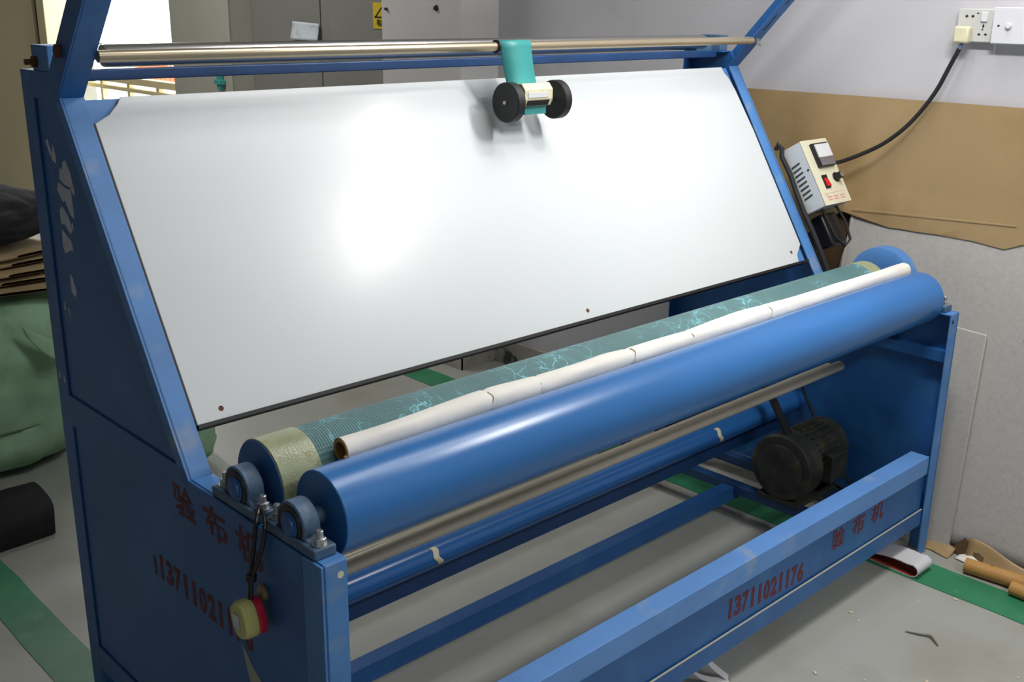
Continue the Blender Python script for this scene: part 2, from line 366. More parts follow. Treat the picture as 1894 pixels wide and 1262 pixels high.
wr = MB().tube([(6, 7+i*1.6, 0.95+0.02*((i-5)**2)/5-0.02*i) for i in range(12)], 0.012, 6).build('overhead_wire', ink)
tag(wr, 'thin dark overhead wire crossing in front of the white building', 'wire')

# ---------------------------------------------------------------- things on and against the right wall
k = thing('wall_socket', (XW, 0.165, 1.46), 'white double wall socket with small rocker switch on the right wall', 'socket')
MB().box(2.262, XW, 0.117, 0.215, 1.412, 1.500).build('plate', dirty_pl, k, bevel=0.003)
MB().box(2.256, 2.264, 0.131, 0.149, 1.466, 1.492).build('rocker_switch', white_pl, k, bevel=0.002)
for (y, z, w, h) in ((0.190, 1.480, .005, .004), (0.173, 1.480, .005, .004), (0.141, 1.455, .003, .006), (0.142, 1.446, .0025, .003), (0.150, 1.433, .005, .0035), (0.132, 1.433, .005, .0035), (0.160, 1.488, .004, .002)):
    MB().prism([(2.2612, y+w, z), (2.2612, y, z+h), (2.2612, y-w, z), (2.2612, y, z-h)], (0.002, 0, 0)).build('slot', ink, k, smooth=0)
k = thing('dimmer_switch', (XW, 0.06, 1.46), 'white switch plate with a small round knob at the right frame edge', 'switch')
MB().box(2.250, XW, -0.045, 0.113, 1.410, 1.505).build('plate', white_pl, k, bevel=0.003)
MB().cyl((2.252, 0.067, 1.457), (2.240, 0.067, 1.457), 0.0078, 20, 0.002).build('knob', white_pl, k)
MB().cyl((2.252, 0.095, 1.457), (2.2492, 0.095, 1.457), 0.003, 10).build('screw', ink, k)

def sheet(name, outline, xf, m, nu=26, nv=16, th=0.003, parent=None, amp=0.004, seed=1.0, smooth=60):
    """polygon in (y,z) lifted to x=xf(y,z), triangulated finely enough to curl"""
    bm = bmesh.new(); vs = [bm.verts.new((0, y, z)) for y, z in outline]; bm.faces.new(vs)
    bmesh.ops.triangulate(bm, faces=bm.faces[:])
    for _ in range(4):
        es = [e for e in bm.edges if e.calc_length() > 0.05]
        if not es: break
        bmesh.ops.subdivide_edges(bm, edges=es, cuts=1)
        bmesh.ops.triangulate(bm, faces=[f for f in bm.faces if len(f.verts) > 3])
    mb = MB(); bm.verts.index_update()
    mb.add([Vector((xf(v.co.y, v.co.z)+amp*mnoise.noise(Vector((v.co.y*7, v.co.z*7, seed))), v.co.y, v.co.z)) for v in bm.verts], [[v.index for v in f.verts] for f in bm.faces])
    bm.free()
    return mb.build(name, m, parent, smooth=smooth, solid=th)
# leaning boards: foot at x=2.085, head against the wall
lean = lambda z: 2.108+0.168*min(1.0, z/0.93)
bo = sheet('leaning_board', [(-1.6, 0.0), (0.49, 0.0), (0.475, 0.30), (0.465, 0.93), (-1.6, 0.95)], lambda y, z: lean(z), foam, th=0.012, amp=0.001, smooth=30)
tag(bo, 'large speckled grey board leaning on the right wall beside the machine', 'board')
for ch, y, z in (('8', -0.113, 0.628), ('1', -0.130, 0.622), ('x', -0.142, 0.619), ('1', -0.155, 0.616), ('5', -0.166, 0.613)):
    text_mb(ch, (lean(z)-0.0085, y, z), (0, -1, 0), (0.2, 0, 0.98), 0.014, 0.0008, 0.0002).build('printed_mark', faint_ink, bo, smooth=0)
nb = MB(); nx = lambda z: lean(z)-0.022
nb.prism([(nx(0.0), -0.045, 0.0), (nx(0.0), 0.16, 0.0), (nx(0.62), 0.16, 0.635), (nx(0.62), -0.018, 0.626)], (0.010, 0, 0))
tag(nb.build('board_offcut', foam, bevel=0.002), 'narrow grey board offcut leaning on the big speckled board by the right leg', 'board')
hb = sheet('hardboard_panel', [(0.44, 0.3), (1.10, 0.3), (1.10, 1.10), (0.44, 1.10)], lambda y, z: 2.281, kraft_dark, th=0.006, amp=0.0)
tag(hb, 'dark brown hardboard panel on the wall behind the control box', 'panel')
kb = [(1.0, 1.243), (0.5, 1.246), (-0.9, 1.248), (-0.9, 0.99), (-0.043, 0.937), (-0.008, 0.863), (0.04, 0.868), (0.09, 0.872), (0.137, 0.878), (0.19, 0.873), (0.251, 0.871), (0.30, 0.872), (0.337, 0.870), (0.38, 0.877), (0.428, 0.890), (0.46, 0.893), (0.498, 0.896), (0.56, 0.86), (0.62, 0.80), (1.0, 0.74)]
kp = sheet('kraft_paper_sheet', kb, lambda y, z: 2.268-0.014*max(0, (1.0-z)/0.14)**1.5*(1 if y < 0.5 else 0.3), kraft, th=0.002, amp=0.0002, smooth=0)
tag(kp, 'brown kraft paper sheet with a torn lower edge covering the right wall', 'paper')
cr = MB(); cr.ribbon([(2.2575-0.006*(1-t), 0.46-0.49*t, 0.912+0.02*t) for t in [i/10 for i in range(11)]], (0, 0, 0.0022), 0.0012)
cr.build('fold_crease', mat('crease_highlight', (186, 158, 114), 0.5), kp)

nt_ = MB(); nt_.grid(lambda u, v: Vector((2.315-0.012*v*v-0.003*math.sin(u*3), 3.655-0.235*u+0.03*(1-u)*v*0.4, 1.397-0.088*v-0.004*u*(1-v)*2)), 8, 8)
tag(nt_.build('paper_note', note_m, solid=0.001), 'pale paper note taped to the grey door behind the machine', 'paper')
wl_ = thing('warning_label', (2.317, 2.87, 1.43), 'yellow electrical warning label half hidden behind the wall column', 'label')
MB().box(2.314, 2.3175, 2.76, 2.975, 1.378, 1.492).build('sticker', yellow_m, wl_, smooth=0)
tri = MB()
A, B, Cc = Vector((2.3135, 2.895, 1.482)), Vector((2.3135, 2.958, 1.428)), Vector((2.3135, 2.832, 1.428))
for (p_, q_) in ((A, B), (B, Cc), (Cc, A)):
    dd = (q_-p_).normalized(); tri.obox((p_+q_)/2, dd, Vector((1, 0, 0)), dd.cross(Vector((1, 0, 0))), (p_-q_).length/2+0.003, 0.0006, 0.0035)
tri.build('triangle_sign', ink, wl_, smooth=0)
text_mb('电危', (2.3132, 2.95, 1.392), (0, -1, 0), (0, 0, 1), 0.034, 0.0008, 0.0008).build('lettering', ink, wl_, smooth=0)

# ---------------------------------------------------------------- the fabric inspection machine
L = 2.04; W = 0.045; T = 0.72; H = 1.369; YB = 0.943; YS = 0.397
MC = thing('fabric_inspection_machine', (1.02, 0.47, 0), 'big blue steel fabric inspection machine with slanted white board and rollers', 'machine')
sl0 = Vector((0, YS, T)); sl1 = Vector((0, 0.771, 1.327)); sd = (sl1-sl0).normalized(); sn = Vector((0, -sd.z, sd.y))   # slope direction and its outward normal
SLEN = (sl1-sl0).length
def SP(x, s_, h=0.0):
    p_ = sl0+sd*s_+sn*h; return Vector((x, p_.y, p_.z))
def side(xo, sx, left):
    """one side wall: folded sheet with angle-iron edging; xo = outer face, sx = +1 towards the inside"""
    X = lambda a: xo+sx*a
    out = [(0.0, 0.10), (0.0, T), (YS, T), (0.771, 1.327), (0.797, H), (YB, H), (YB, 0.10)]
    sh = MB().prism([(X(0.0045), y, z) for y, z in out], (sx*0.003, 0, 0)).build('side_panel', blue, MC, smooth=0)
    t = 0.0045
    def bar(name, pts, m=blue, bev=0.001):
        return MB().prism([(X(0), y, z) for y, z in pts], (sx*t, 0, 0)).build(name, m, sh, bevel=bev, smooth=0)
    def flange(name, mb, m=blue_worn): return mb.build(name, m, sh, bevel=0.0012, smooth=0)
    mb = MB().prism([(X(0), y, z) for y, z in [(0, 0), (0.05, 0), (0.05, T), (0, T)]], (sx*t, 0, 0)); mb.box(X(t), X(W), 0, 0.0045, 0, T)
    mb.build('corner_post', blue_worn, sh, bevel=0.0012, smooth=0)
    mb = MB().prism([(X(0), y, z) for y, z in [(YB-0.052, 0), (YB, 0), (YB, H), (YB-0.052, H)]], (sx*t, 0, 0)); mb.box(X(t), X(W), YB-0.0045, YB, 0, H)
    mb.build('corner_post', blue, sh, bevel=0.0012, smooth=0)
    flange('table_flange', MB().box(X(t), X(W+0.002), 0.0045, YS+0.002, T-0.0045, T))
    bar('table_rail', [(0.05, T-0.05), (YS+0.01, T-0.05), (YB-0.052, T-0.05), (YB-0.052, T+0.017), (YS+0.0105, T+0.017), (YS, T), (0.05, T)])
    bar('bottom_strip', [(0.05, 0.10), (YB-0.052, 0.10), (YB-0.052, 0.157), (0.05, 0.157)])
    bar('top_rail', [(0.767, 1.32), (YB-0.052, 1.32), (YB-0.052, H), (0.797, H)])
    fl = MB(); fl.obox(SP(X((W+t)/2), SLEN/2, -0.00225), Vector((1, 0, 0)), sd, sn, (W-t)/2, SLEN/2, 0.00225)
    fl.obox(SP(X(t/2), SLEN/2, -0.012), Vector((1, 0, 0)), sd, sn, t/2, SLEN/2, 0.012)
    fl.build('slope_flange', blue_worn, sh, bevel=0.0012, smooth=0)
    flange('top_flange', MB().box(X(t), X(W), 0.80, YB-0.0045, H-0.0045, H), blue)
    MB().box(X(0.0076), X(0.032), 0.0046, 0.40, 0.580, 0.612).build('inner_ledge', blue, sh, bevel=0.001, smooth=0)
    if left:
        letters('验布机', (0.0043, 0.460, 0.636), (0, -1, 0), (0, 0, 1), 0.074, 0.066, 0.107, sh, fat=0.02, step=T-0.05)
        letters('13711021176', (0.0043, 0.556, 0.468), (0, -1, 0), (0, 0, 1), 0.027, 0.050, 0.0310, sh, fat=0.042)
        MB().prism([(0.0043, y, z) for y, z in ((0.575, 0.505), (0.568, 0.507), (0.564, 0.470), (0.571, 0.468))], (-0.0006, 0, 0)).build('stencil_smudge', red_stencil, sh, smooth=0)
        # torn sticker shards
        S = [[(0.868, 1.243), (0.858, 1.247), (0.845, 1.222), (0.852, 1.216)], [(0.848, 1.212), (0.836, 1.240), (0.829, 1.222), (0.829, 1.205), (0.842, 1.209)],
             [(0.822, 1.178), (0.815, 1.200), (0.806, 1.196), (0.797, 1.213), (0.785, 1.216), (0.769, 1.197), (0.757, 1.160), (0.764, 1.155), (0.775, 1.168), (0.800, 1.170), (0.821, 1.178)],
             [(0.838, 1.158), (0.828, 1.172), (0.800, 1.164), (0.774, 1.164), (0.772, 1.110), (0.790, 1.118), (0.806, 1.140), (0.818, 1.136)],
             [(0.837, 1.118), (0.824, 1.128), (0.800, 1.112), (0.787, 1.088), (0.798, 1.078), (0.820, 1.094), (0.838, 1.092)],
             [(0.838, 1.082), (0.828, 1.078), (0.800, 1.066), (0.792, 1.048), (0.812, 1.045), (0.834, 1.036), (0.841, 1.050)],
             [(0.822, 1.000), (0.812, 0.994), (0.800, 0.965), (0.812, 0.955), (0.825, 0.966)], [(0.790, 1.098), (0.782, 1.103), (0.781, 1.086)], [(0.856, 0.93), (0.846, 0.925), (0.842, 0.905)]]
        for q in S:
            MB().prism([(0.0044, y, z) for y, z in q], (-0.0007, 0, 0)).build('sticker_residue', residue, sh, smooth=0)
        MB().prism([(0.0044, y, z) for y, z in ((0.258, 0.470), (0.246, 0.462), (0.225, 0.440), (0.20, 0.425), (0.175, 0.40), (0.19, 0.385), (0.235, 0.40))], (-0.0007, 0, 0)).build('paint_chip', pier_m, sh, smooth=0)
        for (y, z) in ((0.925, 0.772), (0.903, 0.768), (0.855, 0.93)):
            MB().prism([(-0.0001, y+0.004, z-0.008), (-0.0001, y, z+0.010), (-0.0001, y-0.004, z-0.006)], (-0.0005, 0, 0)).build('paint_chip', residue, sh, smooth=0)
    # foot plate of the corner post
    MB().cyl((X(0.033), -0.0004, T-0.022), (X(0.033), 0.0002, T-0.022), 0.0058, 16).build('bolt_hole', cream_pl if left else black, sh)
    return sh
side(0.0, 1, True); side(L, -1, False)

# slanted white board, cut back at three corners
def bpt(x, y, z):     # board-plane point -> (x, s)
    return (x, (Vector((0, y, z))-sl0).dot(sd))
b0 = (Vector((0, 0.443, 0.794))-sl0).dot(sd); b1 = SLEN-0.001
out = [(0.0495, b0), (1.948, b0), bpt(1.954, 0.454, 0.812), bpt(1.990, 0.468, 0.836), bpt(1.9905, 0.66, 1.147), bpt(1.982, 0.73, 1.262), bpt(1.972, 0.752, 1.297), bpt(1.962, 0.76, 1.309), (1.960, b1), (0.112, b1), bpt(0.103, 0.764, 1.315), bpt(0.080, 0.752, 1.297), (0.0495, (Vector((0, 0.744, 1.284))-sl0).dot(sd))]
bdm = MB().prism([SP(x, s_, -0.003) for x, s_ in out], -sn*0.009).build('inspection_board', board_m, MC, bevel=0.0015, smooth=0)
bdm['label'] = 'slanted glossy white inspection board'
MB().obox(SP(1.02, b0-0.0035, -0.012), Vector((1, 0, 0)), sd, sn, 0.972, 0.0035, 0.014).build('edge_strip', black_trim, bdm)
MB().obox(SP(0.0475, (b0+b1)/2-0.02, -0.008), Vector((1, 0, 0)), sd, sn, 0.0018, (b1-b0)/2-0.03, 0.005).build('edge_strip', black_trim, bdm)  # black strip stands in for the shaded gap beside the board
for (x, y, z) in ((0.101, 0.453, 0.81), (1.055, 0.454, 0.811), (1.93, 0.46, 0.822)):
    s_ = (Vector((0, y, z))-sl0).dot(sd)
    MB().lathe(SP(x, s_, -0.0035), sn, [(0, 0.0052), (0.0012, 0.0048), (0.0016, 0.002)], 14).build('screw', rust, bdm)
for pts, in (([(0.046, SLEN), (0.118, SLEN), (0.07, SLEN-0.06), (0.046, SLEN-0.07)],), ([(1.994, SLEN), (1.94, SLEN), (1.965, SLEN-0.10), (1.994, SLEN-0.19)],), ([(1.994, b0-0.001), (1.935, b0-0.001), (1.965, b0+0.07), (1.994, b0+0.09)],)):
    MB().prism([SP(x, s_, -0.0125) for x, s_ in pts], -sn*0.004).build('gusset_plate', blue_worn, MC, bevel=0.0008, smooth=0)
MB().box(0.0465, L-0.0465, 0.818, 0.842, 1.3505, 1.3705).build('cross_bar', blue_dark, MC, bevel=0.002, smooth=0)
MB().obox(SP(1.02, SLEN-0.02, -0.035), Vector((1, 0, 0)), sd, sn, 0.972, 0.015, 0.012).build('cross_bar', blue, MC, bevel=0.002, smooth=0)

# support arms leaning forward from the top corners
am = Vector((0, -0.131, 0.142)).normalized(); an = Vector((0, -am.z, am.y*-1)) ; an = Vector((0, -am.z, am.y)).normalized()
if an.y > 0: an = -an
def arm(xo, sx, left):
    base = Vector((0, 0.771, 1.3275)); ln = 1.02
    X = lambda a: xo+sx*a
    mb = MB()
    # U channel: front web + outer cheek + inner cheek
    mb.obox(Vector((X(W/2), 0, 0))+base+am*(ln/2-0.006)-an*0.0025, Vector((1, 0, 0)), am, an, W/2, ln/2+0.006, 0.0025)
    mb.obox(Vector((X(-0.0022), 0, 0))+base+am*(ln/2-0.003)-an*0.0235, Vector((1, 0, 0)), am, an, 0.0021, ln/2+0.003, 0.0235)
    o = mb.build('support_arm', blue, MC, bevel=0.001, smooth=0)
    for q_ in () if left else (0.17, 0.27):
        MB().obox(Vector((X(W*0.5), 0, 0))+base+am*q_+an*0.0003, Vector((1, 0, 0)), am, an, 0.003, 0.03, 0.0006).build('slot', black, o)
    if left:
        pb = base+am*0.085-an*0.028
        MB().lathe(Vector((-0.0044, pb.y, pb.z)), (-1, 0, 0), [(0, 0.013), (0.006, 0.013), (0.008, 0.010)], 6).build('rusty_bolt', rust, o)
    else:
        pb = base+am*0.105+an*0.003
        MB().lathe(Vector((X(W*0.45), pb.y, pb.z)), an, [(0, 0.009), (0.008, 0.009), (0.009, 0.004), (0.018, 0.004)], 8).build('rod_nut', steel, o)
        q = base+am*0.10+an*0.004
        MB().tube([Vector((X(0.030), q.y, q.z)), Vector((X(0.036), q.y-0.012, q.z+0.012)), Vector((X(0.03), q.y-0.016, q.z-0.004)), Vector((X(0.012), q.y-0.012, q.z-0.012)), Vector((X(-0.014), q.y-0.006, q.z-0.010))], 0.0012, 6).build('wire_tie', steel, o)
    return o
arm(0.0, 1, True); arm(L, -1, False)
le = Vector((0, 0.771, 1.3275))+am*1.0
lb = MB().box(0.046, L-0.046, le.y-0.02, le.y+0.02, le.z-0.02, le.z+0.02).build('lamp_bar', blue, MC, bevel=0.002, smooth=0)
MB().prism([(0.9, le.y-0.10, 2.075), (0.9, le.y-0.16, 2.03), (0.9, le.y-0.155, 2.03), (0.9, le.y-0.10, 2.071), (0.9, le.y-0.02, 2.071), (0.9, le.y+0.035, 2.03), (0.9, le.y+0.04, 2.03), (0.9, le.y-0.02, 2.075)], (1.05, 0, 0)).build('lamp_shade', white_pl, lb, smooth=0)

# rods and chrome roller across the top
MB().cyl((0.046, 0.700, 1.400), (1.997, 0.700, 1.403), 0.0105, 24).build('hanging_rod', mat('hanging_rod_steel', (186, 172, 146), 0.3, 0.75, var=0.15, scale=5, stretch=(0.4, 4, 4)), MC)
MB().lathe((0.115, 0.850, 1.3935), (1, 0, 0), [(0, 0.008), (0.004, 0.020), (0.008, 0.0215), (1.842, 0.0215), (1.846, 0.020), (1.85, 0.008)], 32).build('chrome_roller', chrome, MC)
for xo, sx in ((0.0, 1), (L, -1)):
    X = lambda a: xo+sx*a
    mb = MB().box(X(0.003), X(0.040), 0.812, 0.886, H, H+0.046)
    br = mb.build('roller_bracket', blue_worn if sx > 0 else bearing_m, MC, bevel=0.002, smooth=0)
    MB().cyl((X(0.040), 0.850, 1.3935), (X(0.125), 0.850, 1.3935), 0.0075, 14).build('roller_axle', steel, br)
    MB().lathe((X(0.003), 0.866, H+0.016), (-sx, 0, 0), [(0, 0.011), (0.007, 0.011), (0.009, 0.006), (0.02, 0.006)], 6).build('bolt', rust, br)
    MB().box(X(0.046), X(0.12), 0.838, 0.862, H-0.006, H+0.024).build('bearing_plate', bearing_m, br, bevel=0.002, smooth=0) if sx < 0 else None

# big rollers and their pillow blocks
RB = (0.092, 0.7515, 0.069); RG = (0.249, 0.7550, 0.069)
def bigroll(nm, yzr, x0, x1, m, label):
    y, z, r = yzr
    o = MB().lathe((x0, y, z), (1, 0, 0), [(0, r-0.0015), (0.0015, r), (x1-x0-0.0015, r), (x1-x0, r-0.0015)], 72).build(nm, m, MC)
    o['label'] = label
    MB().cyl((x0-0.045, y, z), (x0+0.002, y, z), 0.014, 18).build('shaft', bearing_m, o); MB().cyl((x1-0.002, y, z), (L+0.003, y, z), 0.014, 18).build('shaft', bearing_m, o)
    return o
bigroll('blue_roller', RB, 0.0635, 1.988, blue_roll, 'front roller in glossy blue enamel')
g = bigroll('mesh_covered_roller', RG, 0.0535, 1.975, mesh_m, 'rear roller wrapped in cracked green mesh')
for (a, b) in ((0.0535, 0.130), (1.925, 1.975)):
    MB().lathe((a-0.0004, RG[0], RG[1]), (1, 0, 0), [(0, RG[2]+0.0002), (0.001, RG[2]+0.0014), (b-a-0.001, RG[2]+0.0014), (b-a, RG[2]+0.0002)], 72, closed=True).build('tape_band', tape_gold, g)
MB().cyl((0.0515, RG[0], RG[1]), (0.0528, RG[0], RG[1]), RG[2]-0.001, 48).build('end_disc', blue, g)
def pillow(xo, sx, y, z):
    X = lambda a: xo+sx*a
    zb = T+0.0005
    mb = MB().box(X(0.003), X(0.042), y-0.0715, y+0.0715, zb, zb+0.017)
    # arched housing
    pts = [(y-0.046, zb+0.016)]+[(y+0.037*math.cos(a), z+0.037*math.sin(a)) for a in [PI*1.08-i*PI*1.16/20 for i in range(21)]]+[(y+0.046, zb+0.016)]
    mb.prism([(X(0.009), a, b) for a, b in pts], (sx*0.030, 0, 0))
    o = mb.build('pillow_block', bearing_m, MC, bevel=0.0025, smooth=40)
    MB().lathe((X(0.0085), y, z), (-sx, 0, 0), [(0, 0.031), (0.0012, 0.031), (0.0012, 0.022), (0.0, 0.021)], 32, closed=False).build('bearing_seal', black, o)
    MB().lathe((X(0.0095), y, z), (-sx, 0, 0), [(0, 0.0215), (0.004, 0.0215), (0.0045, 0.016), (0.007, 0.0155), (0.0076, 0.013)], 28).build('shaft_end', blue, o)
    for s_ in (-1, 1):
        yb = y+s_*0.058
        b = MB()
        b.lathe((X(0.0225), yb, zb+0.017), (0, 0, 1), [(0, 0.0125), (0.002, 0.0125)], 20)
        b.lathe((X(0.0225), yb, zb+0.019), (0, 0, 1), [(0, 0.0095), (0.008, 0.0095), (0.009, 0.008)], 6)
        b.lathe((X(0.0225), yb, zb+0.028), (0, 0, 1), [(0, 0.0055), (0.011, 0.0055), (0.012, 0.0045)], 14)
        b.build('bolt', steel, o)
for xo, sx in ((0.0, 1), (L, -1)):
    pillow(xo, sx, RB[0], RB[1]); pillow(xo, sx, RG[0], RG[1])
pu = MB().lathe((2.052, 0.247, 0.757), (1, 0, 0), [(0, 0.05), (0.0, 0.090), (0.002, 0.095), (0.046, 0.095), (0.048, 0.09), (0.048, 0.05)], 56).build('drive_pulley', blue_worn, MC)
MB().cyl((2.0405, 0.247, 0.757), (2.056, 0.247, 0.757), 0.02, 20).build('hub', blue, pu)

# front beam
bx0, bx1 = 0.0455, L-0.0455
fb = MB().box(bx0, bx1, 0.0135, 0.0165, 0.104, 0.304).build('front_beam', blue, MC, smooth=0)
MB().box(bx0, bx1, 0.006, 0.060, 0.304, 0.3085).box(bx0, bx1, 0.006, 0.0105, 0.256, 0.304).build('top_angle', blue_lit, fb, bevel=0.001, smooth=0)
MB().box(bx0, bx1, 0.006, 0.0105, 0.0985, 0.1465).box(bx0, bx1, 0.0105, 0.052, 0.0985, 0.103).build('bottom_angle', blue, fb, bevel=0.001, smooth=0)
MB().box(bx0, bx1, 0.0056, 0.0100, 0.1458, 0.1474).build('lit_edge', pier_m, fb, smooth=0)  # pale strip paints the lit upper edge of the bottom angle
letters('13711021176', (1.066, 0.0132, 0.176), (1, 0, 0), (0, 0, 1), 0.026, 0.052, 0.0293, fb, fat=0.042, slope=-0.0019)
letters('验布机', (1.510, 0.0132, 0.188), (1, 0, 0), (0, 0, 1), 0.062, 0.058, 0.099, fb, fat=0.02, slope=0.003)

# lower rods and bars
def roundend(x0, x1, y, z, r, seg=20):
    return MB().lathe((x0, y, z), (1, 0, 0), [(0, r*0.5), (r*0.35, r*0.9), (r*0.6, r), (x1-x0-r*0.6, r), (x1-x0-r*0.35, r*0.9), (x1-x0, r*0.5)], seg)
roundend(0.012, 1.992, 0.300, 0.5035, 0.0145).build('guide_rod', rod_m, MC)
roundend(0.012, 1.990, 0.335, 0.492, 0.011).build('guide_rod', rod_m, MC)
tb = MB().cyl((0.009, 0.46, 0.3415), (L-0.009, 0.46, 0.3415), 0.0295, 32).build('cross_tube', mat('glossy_blue_tube', (40, 96, 160), 0.24, var=0.06), MC)
for (x, a) in ((0.572, 0.4), (1.60, 0.5)):
    tm = MB()
    tm.grid(lambda u, v: Vector((x+0.016*(v-0.5)+0.012*(u-0.5)+0.004*math.sin(9*u), 0.46+0.0303*math.cos(2.05+1.5*u), 0.3415+0.0303*math.sin(2.05+1.5*u))), 9, 5)
    tm.build('masking_tape', cream_pl, tb, solid=0.0006)
MB().box(0.009, L-0.009, 0.500, 0.540, 0.236, 0.240).box(0.009, L-0.009, 0.500, 0.5045, 0.24, 0.285).build('cross_bar', blue_dark, MC, bevel=0.001, smooth=0)
MB().box(0.009, 1.80, 0.482, 0.522, 0.118, 0.122).box(0.009, 1.80, 0.482, 0.4865, 0.078, 0.118).build('floor_bar', blue, MC, bevel=0.001, smooth=0)

# drive motor on its rail
mt = MB().lathe((1.838, 0.33, 0.25), (1, 0, 0), [(0, 0.060), (0.0, 0.074), (0.125, 0.074), (0.128, 0.080), (0.160, 0.080), (0.172, 0.066), (0.173, 0.03)], 40)
for i in range(26):
    a = 2*PI*i/26; dv = Vector((0, math.cos(a), math.sin(a)))
    mt.obox(Vector((1.902, 0.33, 0.25))+dv*0.077, Vector((1, 0, 0)), dv, dv.cross(Vector((1, 0, 0))), 0.058, 0.005, 0.0016)
mo = mt.build('motor', motor_m, MC); mo['label'] = 'grimy dark electric motor with gear head'
MB().lathe((1.752, 0.33, 0.235), (1, 0, 0), [(0, 0.066), (0.004, 0.072), (0.008, 0.072), (0.010, 0.094), (0.014, 0.098), (0.078, 0.098), (0.084, 0.08)], 44).build('gear_head', motor_m, mo)
MB().box(1.862, 1.945, 0.222, 0.262, 0.190, 0.275).build('terminal_box', motor_m, mo, bevel=0.004)
MB().box(1.76, 1.98, 0.262, 0.40, 0.128, 0.140).box(1.78, 1.83, 0.28, 0.38, 0.140, 0.165).box(1.87, 1.95, 0.29, 0.37, 0.140, 0.18).build('foot', motor_m, mo, bevel=0.002, smooth=0)
MB().box(1.765, 1.80, 0.04, 0.93, 0.100, 0.128).box(1.94, 1.975, 0.04, 0.93, 0.100, 0.128).build('motor_rail', blue_dark, MC, bevel=0.002, smooth=0)
bl = MB(); bl.ribbon([(1.79, 0.33, 0.33), (1.80, 0.40, 0.42), (1.81, 0.50, 0.52), (1.83, 0.58, 0.62)], (0.03, 0, 0), 0.006)
bl.build('drive_belt', rubber, MC)
MB().tube([(1.96, 0.24, 0.2), (1.955, 0.2, 0.15), (1.95, 0.19, 0.134), (1.97, 0.24, 0.132), (1.99, 0.30, 0.14), (1.995, 0.36, 0.3), (2.02, 0.6, 0.66)], 0.004, 8).build('motor_cable', rubber, MC)

# control box on the outside of the right slope rail
cs0 = (Vector((0, 0.438, 0.944))-sl0).dot(sd)
cbx0, cbx1 = 2.064, 2.206
s0b = (Vector((0, 0.515, 0.900))-sl0).dot(sd); s1b = s0b+0.205; hb_ = 0.078
cbm = MB().obox(SP((cbx0+cbx1)/2, (s0b+s1b)/2, hb_/2), Vector((1, 0, 0)), sd, sn, (cbx1-cbx0)/2, (s1b-s0b)/2, hb_/2-0.0015).build('control_box', box_grey, MC, bevel=0.002, smooth=0)
cbm['label'] = 'pale grey control box with meter, red rocker and knob'
MB().obox(SP((cbx0+cbx1)/2, (s0b+s1b)/2, hb_), Vector((1, 0, 0)), sd, sn, (cbx1-cbx0)/2+0.001, (s1b-s0b)/2+0.001, 0.0015).build('face_plate', box_face, cbm, bevel=0.001, smooth=0)
def fp(u, v, h): return SP(cbx0+(cbx1-cbx0)*u, s0b+(s1b-s0b)*v, hb_+h)
me_ = MB().obox(fp(0.56, 0.745, 0.006), Vector((1, 0, 0)), sd, sn, 0.043, 0.038, 0.0055).build('meter', black, cbm, bevel=0.002, smooth=0)
MB().obox(fp(0.58, 0.80, 0.0135), Vector((1, 0, 0)), sd, sn, 0.037, 0.021, 0.0025).build('dial', white_pl, me_, bevel=0.001, smooth=0)
MB().obox(fp(0.58, 0.635, 0.0130), Vector((1, 0, 0)), sd, sn, 0.037, 0.013, 0.002).build('dial_cover', mat('smoky_cover', (112, 108, 112), 0.25), me_, bevel=0.001, smooth=0)
sw = MB().obox(fp(0.33, 0.345, 0.003), Vector((1, 0, 0)), sd, sn, 0.0125, 0.021, 0.0025).build('rocker_switch', black, cbm, bevel=0.001, smooth=0)
MB().prism([fp(0.265, 0.265, 0.004), fp(0.265, 0.395, 0.004), fp(0.265, 0.395, 0.006), fp(0.265, 0.32, 0.009), fp(0.265, 0.265, 0.011)], (0.0185, 0, 0)).build('rocker', red_pl, sw, bevel=0.0006, smooth=0)
kn = MB().lathe(fp(0.76, 0.385, 0.0015), sn, [(0, 0.015), (0.004, 0.015), (0.005, 0.0115), (0.022, 0.0105), (0.023, 0.009)], 20).build('knob', black, cbm)
MB().lathe(fp(0.76, 0.385, 0.0245), sn, [(0, 0.0085), (0.0012, 0.008)], 18).build('knob_cap', steel, kn)
for i in range(8):
    sv = s0b+0.045+i*0.0145
    c0 = SP(cbx0-0.0006, sv, 0.036)
    MB().obox(c0, Vector((1, 0, 0)), sd, (sn+sd*0.15).normalized(), 0.0012, 0.0026, 0.015).build('vent_slot', motor_m, cbm, bevel=0.0005, smooth=0)
MB().lathe(SP(cbx0-0.0005, s0b+0.118, 0.069), (-1, 0, 0), [(0, 0.0035), (0.0015, 0.003)], 10).build('screw', ink, cbm)
for v in (0.17, 0.11, 0.07):
    for u in ((0.5,) if v == 0.17 else (0.25, 0.48, 0.74)):
        MB().obox(fp(u, v, 0.0017), Vector((1, 0, 0)), sd, sn, 0.055 if v == 0.17 else 0.012, 0.0006 if v == 0.17 else 0.0022, 0.0002).build('printed_text', pink_ink, cbm, smooth=0)
